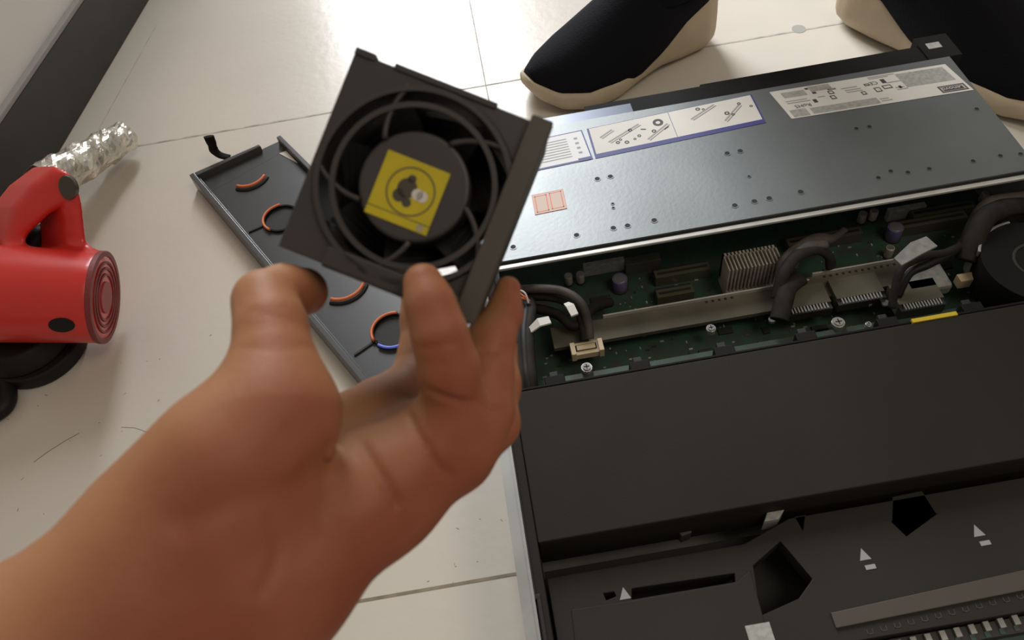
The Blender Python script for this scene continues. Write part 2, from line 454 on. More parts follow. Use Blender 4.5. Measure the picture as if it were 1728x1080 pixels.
for (x0, x1, y) in [(.04, .16, .56), (.04, .17, .49), (.55, .66, .88), (.38, .47, .62), (.38, .47, .55), (.51, .56, .16), (.51, .57, .09), (.55, .70, .93), (.62, .70, .66), (.64, .69, .45), (.64, .70, .38), (.37, .46, .70), (.22, .26, .55)]:
    rect(lb, SL, x0, x1, y, y+.035, M['greyink'])
for (x, y, s1, s2) in [(.21, .70, .022, .07), (.19, .88, .018, .06), (.29, .60, .03, .12), (.28, .42, .03, .13), (.45, .40, .026, .12), (.53, .42, .035, .16), (.58, .48, .05, .13), (.60, .68, .025, .15), (.18, .40, .022, .12), (.30, .74, .045, .05), (.66, .43, .015, .09), (.50, .68, .03, .08)]:
    rect(lb, SL, x, x+s1, y, y+s2, M['ink'])
    if s1 > .025: rect(lb, SL, x+.006, x+s1-.006, y+.03, y+s2-.03, M['paper'], .00017)
exx = (sb-sa); eyy = (sd_-sa)
LX = exx.length; LY = eyy.length
def up_frame(fr, cx, cy, lx, ly, rot=True):
    s = -1 if rot else 1
    return lambda x, y, z: fr(cx+s*x/lx, cy+s*y/ly, .0003)
text_mesh('Lenovo', .0062, up_frame(SL, .912, .165, LX, LY), M['paper'], lb)
text_mesh('RoHS', .0060, up_frame(SL, .11, .37, LX, LY), M['ink'], lb)
text_mesh('CE', .0060, up_frame(SL, .555, .74, LX, LY), M['ink'], lb)
lb.build('specification_sticker', cover)
# service diagram label
da, db, dd = P(1005, 268, ZT), P(1294, 207, ZT), P(990, 218, ZT)
DL = quad_frame(da, db, dd, ZT+.0002)
dg_ = MB()
rect(dg_, DL, 0, .995, 0, 1.0, M['navy'], 0, .0001)
rect(dg_, DL, .012, .485, .13, .985, M['paper'], .0001)
rect(dg_, DL, .488, .985, .13, .985, M['paper'], .0001)
dpts = [((.10, .42), (.30, .80)), ((.32, .25), (.46, .62)), ((.60, .60), (.76, .92)), ((.78, .32), (.90, .75)), ((.06, .62), (.14, .80))]
def dstroke(mb, fr, a, c, wd, m):
    A = fr(*a); B = fr(*c); t = (B-A).normalized(); n = Vector((-t.y, t.x, 0))*wd/2; up = Vector((0, 0, .0001))
    mb.add([A-n+up, B-n+up, B+n+up, A+n+up], [(0, 1, 2, 3)], m)
DL2 = quad_frame(da, db, dd, ZT+.00036)
for a, c in dpts:
    dstroke(dg_, DL2, a, c, .0016, M['greyink']); dstroke(dg_, DL2, (a[0]+.01, a[1]-.05), (c[0]+.01, c[1]-.05), .0005, M['ink'])
for (x, y, r) in [(.41, .72, .0045), (.24, .66, .0018), (.28, .42, .0016), (.15, .35, .0018), (.20, .30, .002), (.37, .47, .002), (.66, .88, .002), (.81, .55, .0022), (.90, .78, .0016), (.96, .62, .0014), (.25, .35, .0013), (.17, .42, .0013), (.84, .47, .0014), (.69, .84, .0012)]:
    c = DL2(x, y); dg_.ring(r*.45, r, c.z, c.z+.0001, M['ink'], n=14, c=(c.x, c.y))
dstroke(dg_, DL2, (.30, .62), (.33, .58), .0012, M['ink']); dstroke(dg_, DL2, (.43, .45), (.46, .52), .0012, M['ink'])
dg_.build('service_diagram_sticker', cover)
# text label at left
ta, tb, td = P(852, 300, ZT), P(1003, 268, ZT), P(838, 250, ZT)
TL_ = quad_frame(ta, tb, td, ZT+.0002)
tl = MB()
rect(tl, TL_, 0, .985, 0, 1.0, M['navy'], 0, .0001)
rect(tl, TL_, .0, .97, .05, .97, M['paperB'], .0001)
for k in range(8):
    rect(tl, TL_, .30, .78, .20+k*.085, .225+k*.085, M['greyink'], .0002)
for k in range(4): rect(tl, TL_, .86, .90, .25+k*.16, .31+k*.16, M['greyink'], .0002)
rect(tl, TL_, .83, .985, .0, .1, M['navy'], .0002)
text_mesh('SR650', .005, up_frame(TL_, .4, .11, (tb-ta).length, (td-ta).length), M['greyink'], tl) if False else None
tl.build('text_sticker', cover)
# pink warranty seal
pa, pb, pd = P(903, 363, ZT), P(957, 352, ZT), P(897, 330, ZT)
PL_ = quad_frame(pa, pb, pd, ZT+.0002)
pk = MB()
rect(pk, PL_, 0, 1, 0, 1, M['pinkp'], 0, .0001)
def frame_lines(x0, x1, y0, y1, w_):
    for r in ((x0, x1, y0, y0+w_), (x0, x1, y1-w_, y1), (x0, x0+w_, y0, y1), (x1-w_, x1, y0, y1)): rect(pk, PL_, *r, M['pinkl'], .0001)
frame_lines(.07, .46, .08, .90, .035); frame_lines(.54, .93, .10, .93, .035); frame_lines(0, 1, 0, 1, .014)
pk.build('seal_sticker', cover)

# circuit board and everything on it --------------------------------------
ZB = 0.022
pb_ = MB()
pb_.box(X0+.012, X1-.004, .20, .545, ZB-.0016, ZB, M['pcb'])
random.seed(3)
for i in range(460):   # printed pads, tiny passives: surface pattern of the board
    x = random.uniform(X0+.02, X1-.01); y = random.uniform(.285, .415); a = random.choice([(.0012, .0022), (.0022, .0012), (.003, .0014), (.001, .001)])
    pb_.box(x, x+a[0], y, y+a[1], ZB, ZB+.0006, random.choice([M['paper2'], M['ic'], M['tag'], M['slot'], M['silver']]))
for i in range(26):
    x = random.uniform(X0+.03, X1-.02); y = random.uniform(.29, .41)
    pb_.box(x, x+random.uniform(.005, .014), y, y+random.uniform(.004, .008), ZB, ZB+.0015, M['ic'])
pb_.build('circuit_board', srv)

def pbox(name, x0, y0, x1, y1, z0, z1, m, depth=None, bevel=.0004):
    """box whose top face spans the picture points, axis aligned"""
    a = P(x0, y0, z1); c = P(x1, y1, z1); mb = MB()
    mb.box(min(a.x, c.x), max(a.x, c.x), min(a.y, c.y), max(a.y, c.y), z0, z1, m)
    return mb.build(name, srv, bevel)

# long khaki bracket along the near side of the board
kb = MB()
a = P(905, 590, .040); c = P(1290, 505, .040)
yb0, yb1 = P(1000, 577, .040).y, P(1130, 518, .040).y
kb.box(.028, .232, yb0, yb1, .036, .040, M['ochre'])
kb.box(.225, .315, yb0+.002, yb1+.003, .040, .043, M['ochre'])
kb.box(.070, .232, yb1, yb1+.0012, .036, .0435, M['lipsteel'])
kb.box(.235, .315, yb1+.003, yb1+.0042, .040, .0465, M['lipsteel'])
for k in range(5): kb.box(.150+k*.005, .152+k*.005, yb1-.0025, yb1-.0005, .040, .0403, M['deep'])
for k in range(12): kb.box(.243+k*.005, .245+k*.005, yb1, yb1+.0018, .043, .0433, M['deep'])
kb.build('mounting_bracket', srv, .0003)
# raised rear board with screws
rb = MB()
rb.box(X0+.018, .345, .262, .322, .036, .038, M['pcb'])
rb.build('backplane_board', srv)
# connectors with comb pins
def comb(px, py, n, dx, zz, base_w):
    p = P(px, py, zz); mb = MB()
    mb.box(p.x-.003, p.x+n*dx+.002, p.y+.001, p.y+.020, .038, zz, M['ochre'])
    mb.box(p.x-.003, p.x+n*dx+.002, p.y-.004, p.y+.001, .038, zz-.002, M['ic'])
    for k in range(n): mb.box(p.x+k*dx, p.x+k*dx+dx*.45, p.y-.004, p.y+.0012, zz-.002, zz-.0002, M['silver'])
    return mb.build('edge_connector', srv)
comb(1335, 522, 12, .0024, .048, .03)
comb(1420, 505, 13, .0024, .048, .03)
comb(1525, 515, 13, .0022, .050, .03)
# heatsink
hs = MB()
h0 = P(1216, 432, .055); h1 = P(1306, 418, .055); h2 = P(1228, 458, .055)
hx0, hx1 = h0.x+.002, h0.x+.044; hy0, hy1 = h2.y, h0.y+.002
hs.box(hx0, hx1, hy0, hy1, ZB, ZB+.006, M['alu'])
for k in range(15):
    x = hx0+k*(hx1-hx0-.0010)/14; hs.box(x, x+.0011, hy0, hy1, ZB+.006, .055, M['alu'])
hs.box(hx0, hx1, hy1-.003, hy1, ZB+.006, .055, M['alu'])
hs.build('heatsink', srv)
# row of pins above the heatsink
# cream connector with frame
cc = MB(); q = P(990, 585, .045)
cc.box(q.x-.011, q.x+.011, q.y-.0055, q.y+.0055, .038, .044, M['cream'])
cc.box(q.x-.0085, q.x+.0075, q.y-.0025, q.y+.003, .044, .0446, M['deep'])
cc.box(q.x-.0075, q.x+.0065, q.y-.0022, q.y+.002, .0446, .0456, M['cream'])
for s in (-1, 1): cc.box(q.x+s*.0105-.0018, q.x+s*.0105+.0018, q.y-.0065, q.y+.0045, .038, .047, M['cream'])
cc.build('power_connector', srv, .0004)
pbox('cable_socket', 1622, 475, 1660, 455, .038, .047, M['cream'])
for (x, y, s) in [(990, 619, .0042), (1200, 553, .0036), (1415, 543, .0048), (1466, 546, .0022)]:
    p = P(x, y, .043); mb = MB(); mb.cyl((p.x, p.y), s, .038, .0425, M['silver'], 24); mb.cyl((p.x, p.y), s*.72, .0425, .0436, M['edgegrey'], 24)
    mb.box(p.x-s*.5, p.x+s*.5, p.y-s*.1, p.y+s*.1, .0436, .0438, M['deep']); mb.box(p.x-s*.1, p.x+s*.1, p.y-s*.5, p.y+s*.5, .0436, .0438, M['deep'])
    mb.build('screw', srv, .0003)
def can(px, py, r, h, m, nm='capacitor'):
    p = P(px, py, ZB+h); mb = MB(); mb.cyl((p.x, p.y), r*1.15, ZB, ZB+.002, M['ic'], 20); mb.cyl((p.x, p.y), r, ZB+.002, ZB+h, m, 20); mb.cyl((p.x, p.y), r*.8, ZB+h, ZB+h+.0003, M['silver'], 20)
    return mb.build(nm, srv, .0003)
for (x, y) in [(959, 465), (979, 462), (1457, 360), (1476, 356), (1503, 418), (1664, 326), (1682, 322)]: can(x, y, .0034, .011, M['alu'])
for (x, y) in [(1046, 470), (1512, 383)]: can(x, y, .0062, .013, M['purple'])
def flatcap(px, py): 
    p = P(px, py, .040); mb = MB(); mb.cyl((p.x, p.y), .0028, .038, .0405, M['silver'], 16); mb.build('solder_pad', srv)
for (x, y) in [(1303, 539), (1325, 536), (1467, 510), (1494, 511)]: flatcap(x, y)
# expansion slots
for (x0, y0, x1, y1) in [(1105, 462, 1195, 440), (1108, 495, 1168, 478), (1330, 410, 1450, 378), (1520, 382, 1625, 350), (1540, 360, 1640, 335)]:
    a = P(x0, y0, .034); c = P(x1, y1, .034); mb = MB(); yy = (a.y+c.y)/2-.002
    mb.box(a.x, c.x, yy-.004, yy+.004, ZB, .033, M['slot']); mb.box(a.x+.002, c.x-.002, yy-.0012, yy+.0012, .033, .0332, M['deep'])
    mb.box(a.x, c.x, yy+.004, yy+.008, ZB, .030, M['ic'])
    mb.build('expansion_slot', srv, .0003)
pbox('interface_card', 985, 452, 1052, 432, ZB, .034, M['paper2'])
pbox('interface_card', 1056, 448, 1112, 425, ZB, .034, M['ochre'])
pbox('interface_card', 1502, 358, 1560, 340, ZB, .034, M['paper2'])
ys = MB(); q0 = P(1537, 538, .080); q1 = P(1611, 522, .080)
ys.box(q0.x, q1.x, .2895, .2925, .077, .0802, M['ystrip'])
ys.build('yellow_marker_strip', srv)
gp = MB(); q = P(1560, 465, .05); gp.box(q.x-.017, q.x+.017, q.y-.013, q.y+.012, .038, .050, M['tag'])
gp.v = gp.v
g_ = gp.build('plastic_block', srv, .003)
q = P(1665, 440, .05); gp = MB(); gp.cyl((q.x, q.y), .013, .038, .050, M['tag'], 24, r2=.009); gp.build('plastic_standoff', srv, .001)

# black comb ridge between board and baffle
rg = MB()
rg.box(X0+.012, X1-.004, .2905, .2925, .040, .0785, M['black'])
for k, px in enumerate([930, 1070, 1210, 1345, 1480, 1620]):
    p = P(px, 610-(px-930)*.17, .074)
    rg.box(p.x-.007, p.x+.007, .2925, .299, .060, .0775, M['black']); rg.box(p.x-.003, p.x+.003, .299, .3045, .060, .0740, M['deep'])
rg.build('baffle_clip_rail', srv, .0006)

# cables
def cable(name, pts, r, m, flat=1.0, n=10):
    mb = MB(); mb.tube(smooth_line([P(x, y, z) for x, y, z in pts]), r, m, n, flat); return mb.build(name, srv)
cable('sleeved_cable', [(868, 492, .06), (905, 487, .07), (950, 492, .072), (980, 512, .068), (992, 545, .055), (995, 572, .047)], .0035, M['cablelt'])
cable('sleeved_cable', [(866, 505, .055), (905, 500, .062), (945, 505, .062), (975, 525, .058), (985, 555, .05), (986, 575, .046)], .0035, M['cable'])
cable('sleeved_cable', [(860, 515, .050), (900, 520, .05), (940, 530, .05), (970, 550, .05), (1000, 520, .045), (1030, 510, .035)], .004, M['cable'])
for k, (dx, m) in enumerate([(0, 'cable'), (9, 'rubber'), (18, 'cable'), (27, 'rubber'), (34, 'cable')]):
    cable('power_cable', [(868+dx*.6, 488, .05), (862+dx, 520, .068), (858+dx, 560, .076), (860+dx, 610, .076), (864+dx, 650, .074), (868+dx, 700, .06)], .0042, M[m])
cable('loose_wire', [(860, 505, .07), (872, 494, .076), (884, 500, .077), (894, 508, .074)], .0008, M['orangew'])
cable('loose_wire', [(860, 500, .07), (873, 490, .077), (886, 495, .078), (892, 512, .074)], .0008, M['whitew'])
cable('loose_wire', [(858, 512, .07), (870, 503, .076), (880, 503, .077), (890, 506, .074)], .0009, M['orangew'])
cable('ribbon_cable', [(1318, 480, .05), (1325, 440, .062), (1345, 415, .066), (1375, 405, .066), (1405, 402, .062), (1425, 388, .05)], [.004+.0016*math.sin(i*.3) for i in range(41)], M['cablelt'], .7)
cable('ribbon_cable', [(1312, 505, .052), (1322, 465, .063), (1345, 432, .068), (1378, 421, .068), (1398, 432, .06), (1402, 450, .05)], .0048, M['cable'], .7)
cable('ribbon_cable', [(1335, 450, .06), (1345, 430, .067), (1365, 415, .070), (1395, 412, .068)], .0045, M['cablelt'], .6)
cable('ribbon_cable', [(1315, 540, .05), (1322, 510, .055), (1330, 485, .058), (1350, 470, .055)], .007, M['cable'], .6)
cable('sleeved_cable', [(1505, 520, .05), (1512, 480, .062), (1525, 450, .07), (1560, 432, .07), (1600, 425, .065), (1640, 400, .055), (1660, 360, .04)], .0030, M['cable'])
cable('sleeved_cable', [(1515, 500, .05), (1535, 462, .062), (1570, 445, .065), (1620, 415, .06), (1650, 350, .06)], .003, M['rubber'])
cable('sleeved_cable', [(1630, 440, .055), (1645, 400, .066), (1665, 365, .072), (1700, 350, .07), (1740, 345, .06)], .008, M['cable'], .8)
cable('sleeved_cable', [(1625, 430, .05), (1640, 385, .062), (1665, 345, .070), (1700, 336, .07), (1745, 330, .065)], .005, M['cablelt'], .8)
def cable_tag(p0, p1, z, wd, m='tag'):
    A = P(*p0, z); B = P(*p1, z+.006); t = (B-A).normalized(); n = Vector((-t.y, t.x, 0)).normalized()*wd/2; mb = MB(); u = Vector((0, 0, .0008))
    mid = (A+B)/2+Vector((0, 0, .004))
    top = [A-n*.6, mid-n, B-n*.9, B+n*.9, mid+n, A+n*.7]
    mb.add([v-u for v in top]+[v+u for v in top], [(0, 5, 4, 1), (1, 4, 3, 2), (6, 7, 10, 11), (7, 8, 9, 10)]+[(i, (i+1) % 6, 6+(i+1) % 6, 6+i) for i in range(6)], M[m])
    # faint print lines
    for k in (-.4, 0, .35):
        d1 = A*.8+B*.2+n*k; d2 = A*.25+B*.75+n*k
    return mb.build('cable_tag', srv)
cable_tag((1515, 443), (1572, 408), .080, .012)
cable_tag((892, 560), (928, 540), .078, .007, 'paper')
cable_tag((955, 512), (970, 532), .076, .006, 'paper')
# round black blower at right end
rf = MB(); q = P(1752, 440, .066)
rf.cyl((q.x, q.y), .038, .036, .066, M['black'], 48); rf.ring(.038, .0398, .060, .067, M['silver'], c=(q.x, q.y), a0=1.6, a1=2.7, n=24)
rf.ring(.015, .017, .066, .0664, M['ic'], c=(q.x, q.y))
rf.build('round_module', srv, .001)

# air baffle ---------------------------------------------------------------
bf = MB(); ZA = .0795
bf.box(X0+.0085, X1-.002, .1825, .2895, ZA-.0025, ZA, M['baffle'])
bf.box(X0+.0085, X1-.002, .1825, .1850, .045, ZA-.002, M['baffle'])
bf.box(X0+.0085, X1-.002, .287, .2895, .045, ZA-.002, M['baffle'])
bf.build('air_baffle', srv, .0008)
sr = MB()     # side rail
sr.box(X0+.0018, X0+.0082, -.12, .405, .040, ZA+.0008, M['baffle'])
sr.box(X0-.0075, X0+.002, .256, .30, .0816, ZA+.0035, M['baffle'])
sr.box(X0+.0003, X0+.0026, .150, .256, ZA+.0008, ZA+.0022, M['deep'])
sr.box(X0+.0024, X0+.0050, -.12, .152, ZA+.0008, ZA+.0022, M['deep'])
sr.box(X0+.0003, X0+.0050, .149, .152, ZA+.0008, ZA+.0023, M['deep'])

sr.build('side_rail', srv, .0006)
# lower duct: plate with real openings down to the dark tray
from mathutils.geometry import tessellate_polygon
def holed_plate(mb, outer, holes, z0, z1, m):
    loops = [[Vector((x, y, 0)) for x, y in l] for l in [outer]+holes]
    flat = [v for l in loops for v in l]; tris = tessellate_polygon(loops); n = len(flat)
    vs_ = [(v.x, v.y, z0) for v in flat]+[(v.x, v.y, z1) for v in flat]
    fs = [tuple(t) for t in tris]+[tuple(k+n for k in t) for t in tris]; o = 0
    for l in loops:
        k = len(l); fs += [(o+a, o+(a+1) % k, n+o+(a+1) % k, n+o+a) for a in range(k)]; o += k
    mb.add(vs_, fs, m)
zl = .062
def pl(pts, z=zl): return [(P(x, y, z).x, P(x, y, z).y) for x, y in pts]
ld = MB()
ld.box(X0+.0085, X1-.002, -.118, .182, .028, .031, M['deep'])
slot = pl([(1066, 993), (1240, 967), (1241, 982), (1066, 1012)])
nick = pl([(1018, 1001), (1036, 998), (1040, 1006), (1023, 1013)])
pit1 = pl([(1317, 913), (1371, 977), (1348, 1010), (1284, 1039), (1271, 954)])
pit2 = pl([(1506, 838), (1556, 828), (1581, 867), (1530, 905), (1504, 880)])
pit3 = pl([(1340, 872), (1360, 868), (1356, 900)])
yt = P(1430, 858, zl).y; yl_ = P(1100, 945, zl).y
ym = P(1705, 1036, zl).y; xm = P(1400, 1100, zl).x
outer = [(X0+.010, .064), (xm, .064), (xm, ym), (X1-.003, ym), (X1-.003, yt)]+[(P(1340, 870, zl).x-.004, yt), (P(1250, 900, zl).x, yl_), (X0+.010, yl_)]
holed_plate(ld, outer, [slot, nick, pit1, pit2, pit3], .050, zl, M['baffle2'])
ld.build('air_duct', srv, .0004)
pn = MB()
pn.prism(pl([(964, 1029), (1066, 1014), (1242, 984), (1266, 962), (1288, 1042), (1296, 1095), (972, 1100)], zl+.001), zl, zl+.0012, M['baffle2'])
pn.build('raised_panel', srv, .0004)
pn = MB()
pn.prism(pl([(1402, 1034), (1740, 959), (1748, 992), (1411, 1060)], zl+.0015), zl, zl+.0016, M['taupe'])
pn.build('raised_strip', srv, .0004)
pn = MB(); pn.prism(pl([(1297, 856), (1330, 851), (1312, 880), (1288, 884)], .060), .050, .064, M['paper2']); pn.build('pale_bracket', srv, .0004)
pn = MB(); pn.prism(pl([(1140, 890), (1172, 884), (1166, 900), (1150, 906)], .055), .045, .056, M['taupe']); pn.build('pale_bracket', srv, .0004)
pn = MB()
for k in range(12):
    x = 1470+k*23; y = 1066-k*5.4; q = P(x, y, zl)
    pn.box(q.x-.0022, q.x+.0010, q.y-.0012, q.y-.0008, zl, zl+.0002, M['taupe']); pn.box(q.x-.0022, q.x-.0018, q.y-.0012, q.y+.0016, zl, zl+.0002, M['taupe']); pn.box(q.x+.0008, q.x+.0012, q.y-.0012, q.y+.0016, zl, zl+.0002, M['taupe'])
pn.build('slot_numbering', srv)
def arrow(px, py):
    p = P(px, py, zl+.0004); mb = MB()
    s = .0034
    mb.prism([(p.x-s, p.y-s*.8), (p.x+s, p.y-s*.8), (p.x, p.y+s*1.3)], zl, zl+.0003, M['greyink'])
    mb.box(p.x-.002, p.x+.004, p.y-.0085, p.y-.0058, zl, zl+.0003, M['greyink'])
    mb.build('arrow_mark', srv)
for (x, y) in [(1054, 1003), (1458, 937), (1650, 897)]: arrow(x, y)
wl_ = MB(); q = P(1282, 1066, zl); wl_.box(q.x-.0075, q.x+.0065, q.y-.008, q.y+.004, zl+.0012, zl+.0016, M['paper2']); wl_.build('small_sticker', srv)
# memory modules at lower right
mm_ = MB(); q = P(1728, 1068, .05)
mm_.box(xm+.002, X1-.004, -.06, ym-.0005, .046, .048, M['pcb'])
mm_.box(xm+.006, X1-.004, ym-.009, ym-.001, .048, .056, M['ic'])
mm_.build('memory_board', srv)
for k in range(9):
    q = P(1712-k*24.5, 1046+k*5.2, .056); mb = MB()
    mb.box(q.x-.0016, q.x+.0016, q.y-.003, q.y+.002, .050, .0580, M['edgegrey']); mb.box(q.x-.0026, q.x+.0002, q.y-.006, q.y-.003, .050, .0565, M['pcb'])
    mb.build('memory_latch', srv)

# ------------------------------------------------------------------ fan in the hand
FS = 0.064; FD = 0.236
TLp, BLp, BRp, TRp = PD(608, 81, FD), PD(452, 416, FD), PD(790, 550, FD), PD(946, 215, FD)
fc = (TLp+BRp)/2
fx = ((TRp-TLp).normalized()+(BRp-BLp).normalized()).normalized()
fy = ((TLp-BLp).normalized()); fy = (fy-fx*fy.dot(fx)).normalized()
fz = fx.cross(fy)      # towards the camera
if fz.dot(Vector(_d)) > 0: fz = -fz
S = (BRp-BLp).length/2
def FF(x, y, z): return fc+fx*x+fy*y+fz*z
fan = empty('server_fan', fc)
tag(fan, 'square black server fan with a yellow hub sticker, held up in the hand', 'fan')
hs_ = S-.0008
fm = MB()
# front plate: square with a round opening
NS = 96; R_O = hs_*0.955
def sqpt(a, h): 
    c, s = math.cos(a), math.sin(a); k = h/max(abs(c), abs(s)); return (c*k, s*k)
ang = sorted(set([2*math.pi*i/NS for i in range(NS)]+[math.pi/4+math.pi/2*i for i in range(4)]))
def plate(z0, z1, R, h, m):
    k = len(ang); vs_ = []
    for a in ang:
        x, y = sqpt(a, h); vs_ += [FF(R*math.cos(a), R*math.sin(a), z0), FF(x, y, z0), FF(x, y, z1), FF(R*math.cos(a), R*math.sin(a), z1)]
    fs = []
    for i in range(k):
        j = (i+1) % k
        for q in range(4): fs.append((4*i+q, 4*j+q, 4*j+(q+1) % 4, 4*i+(q+1) % 4))
    fm.add(vs_, fs, m)
plate(-.003, .0, R_O, hs_, M['fan'])
plate(-.036, -.033, R_O, hs_, M['fan'])
fm.ring(R_O-.0012, R_O, -.036, -.001, M['fan'], FF, n=72)
fm.box(-hs_, -hs_+.0015, -hs_, hs_, -.036, -.001, M['fan'], FF)
fm.box(hs_-.0015, hs_, -hs_, hs_, -.036, -.001, M['fan'], FF)
fm.box(-hs_, hs_, hs_-.0015, hs_, -.036, -.001, M['fan'], FF)
fm.box(-hs_, hs_, -hs_, -hs_+.0015, -.036, -.001, M['fan'], FF)
# stepped clips on the upper edge, thicker lower edge
fm.box(-hs_, -hs_+.0065, hs_-.001, hs_+.0012, -.004, .0008, M['fan'], FF)
fm.box(-hs_+.0125, hs_-.017, hs_-.001, hs_+.0010, -.004, .0008, M['fan'], FF)
fm.build('housing', fan, .0004)
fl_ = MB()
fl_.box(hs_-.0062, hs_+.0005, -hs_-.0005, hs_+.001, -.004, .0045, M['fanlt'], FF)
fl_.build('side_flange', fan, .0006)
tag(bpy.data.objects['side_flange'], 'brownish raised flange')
lt_ = MB(); lt_.box(-hs_*.55, hs_*.98, -hs_-.0008, -hs_+.006, -.001, .0022, M['fan'], FF); lt_.build('lower_lip', fan, .001)
gr = MB()
r1, r2 = hs_*.77, hs_*.925
for rr in (r1, r2): gr.ring(rr-.0008, rr+.0008, .0, .0022, M['fan'], FF, n=72)
for k in range(5):
    a0 = math.radians(143+72*k); pts = []
    for i in range(11):
        t = i/10; r_ = hs_*.53+(R_O-hs_*.53)*t; a = a0-.5*t; pts.append(FF(r_*math.cos(a), r_*math.sin(a), .0008))
    gr.tube(pts, .0009, M['fan'], 8)
gr.build('guard', fan)
hb = MB(); hb.cyl((0, 0), hs_*.535, -.030, .0005, M['fan'], 64, FF)
hb.build('hub', fan, .0012, 3)
bl = MB()
for k in range(7):
    a0 = 2*math.pi*k/7; vs_ = []; nr = 6
    for i in range(nr+1):
        r_ = hs_*.52+(R_O*.955-hs_*.52)*i/nr; a = a0+.25*i/nr
        for (da_, z) in ((0, -.008), (1.15, -.026), (1.15, -.0272), (0, -.0092)):
            vs_.append(FF(r_*math.cos(a+da_), r_*math.sin(a+da_), z))
    fs = [(4*i+q, 4*(i+1)+q, 4*(i+1)+(q+1) % 4, 4*i+(q+1) % 4) for i in range(nr) for q in range(4)]+[(0, 1, 2, 3), (4*nr+3, 4*nr+2, 4*nr+1, 4*nr)]
    b_ = MB(); b_.add(vs_, fs, M['fandk']); b_.build('blade', fan)
bk = MB()
bk.ring(R_O*.84, R_O, -.0362, -.0345, M['fandk'], FF, n=64)  # rear ring added to block light leaking past the blades
for rr in (.35, .62, .85): bk.ring(hs_*rr-.001, hs_*rr+.001, -.0358, -.034, M['fandk'], FF, n=48)
for k in range(7):
    a = math.radians(20+360/7*k)
    b_ = [(hs_*.4, a-.28), (R_O, a-.20), (R_O, a+.20), (hs_*.4, a+.28)]
    bk.add([FF(r_*math.cos(q), r_*math.sin(q), z) for z in (-.0352, -.0346) for r_, q in b_], [(0, 1, 2, 3), (4, 5, 6, 7), (0, 1, 5, 4), (1, 2, 6, 5), (2, 3, 7, 6), (3, 0, 4, 7)], M['fandk']); c_, s_ = math.cos(a), math.sin(a)  # flat vanes added to close the bright gaps through the fan
    bk.tube([FF(hs_*.3*c_, hs_*.3*s_, -.0345), FF(R_O*c_, R_O*s_, -.0345)], .0014, M['fandk'], 8)
bk.cyl((0, 0), hs_*.42, -.0345, -.030, M['fandk'], 40, FF)
bk.build('rear_strut_and_light_block', fan)
yl = MB(); ph = .0098
lcx, lcy = (Vector(PD(688, 326, FD))-fc).dot(fx), (Vector(PD(688, 326, FD))-fc).dot(fy)
def LF(x, y, z): return FF(lcx+x, lcy+y, z)
yl.box(-ph, ph, -ph, ph, .0007, .0009, M['yellow'], LF)
yl.ring(.0069, .0073, .0009, .00105, M['ink'], LF, n=48, c=(.0008, .0006))
yl.box(-ph, ph*.99, -.0072, -.0070, .0009, .00105, M['ink'], LF)
yl.ring(.0004, .0010, .0009, .00105, M['greyink'], LF, n=20, c=(.0072, -.0084))
for (x, y, r_, m) in [(-.0005, .0012, .0030, 'switch'), (.003, .0005, .0017, 'white'), (.0045, .0004, .0017, 'white'), (-.002, -.0015, .0020, 'switch'), (.0008, -.0028, .0014, 'switch'), (-.0001, .0042, .0013, 'switch')]:  # dark smudges of the print, white discs are a painted highlight
    yl.cyl((x, y), r_, .0009, .0010+(.0001 if m == 'white' else 0), M[m], 24, LF)
yl.build('hub_sticker', fan)
tag(bpy.data.objects['hub_sticker'], 'yellow square sticker with a ring print')

# ------------------------------------------------------------------ hand and forearm
def C(x, y, D): return np.array([(x-864)/F*D, -(y-540)/F*D, -D], dtype=np.float32)
def chain(p, pts, k):
    d = None
    for (a, b_) in zip(pts[:-1], pts[1:]):
        s_ = sd_cap(p, C(*a[:3]), C(*b_[:3]), a[3]/F*a[2], b_[3]/F*b_[2])
        d = s_ if d is None else smin(d, s_, k)
    return d
CORE = [
 [(-330, 1335, .175, 175), (-60, 1170, .19, 162), (240, 970, .205, 135), (330, 900, .212, 130)],
 [(-300, 1420, .185, 175), (40, 1240, .20, 160), (300, 1060, .212, 140), (400, 990, .218, 130)],
 [(330, 890, .212, 125), (440, 958, .222, 150), (640, 832, .237, 95), (772, 742, .238, 68)],       # ulnar side of the palm
 [(400, 880, .238, 105), (560, 790, .266, 76), (650, 712, .270, 58)],                                # radial side
 [(430, 900, .243, 110), (620, 800, .260, 80), (715, 748, .252, 62)],
]
THENAR = [(280, 880, .208, 100), (385, 780, .207, 112), (464, 700, .212, 104)]
THUMB = [(464, 690, .213, 92), (461, 600, .217, 60), (457, 550, .222, 55), (446, 508, .228, 47), (480, 495, .238, 44), (512, 492, .250, 41)]
INDEX = [(640, 712, .262, 58), (698, 660, .272, 46), (716, 595, .281, 40), (712, 540, .286, 33), (704, 495, .290, 28)]
MIDDLE = [(715, 760, .248, 60), (768, 690, .236, 55), (757, 620, .226, 49), (742, 565, .223, 44), (726, 515, .2240, 39), (714, 478, .2262, 34)]
RING = [(770, 750, .240, 62), (815, 690, .243, 50), (822, 630, .246, 42), (830, 570, .250, 37), (850, 530, .256, 29), (857, 488, .258, 22)]
LITTLE = [(775, 770, .246, 56), (832, 715, .262, 42), (838, 650, .275, 38), (842, 590, .285, 32)]
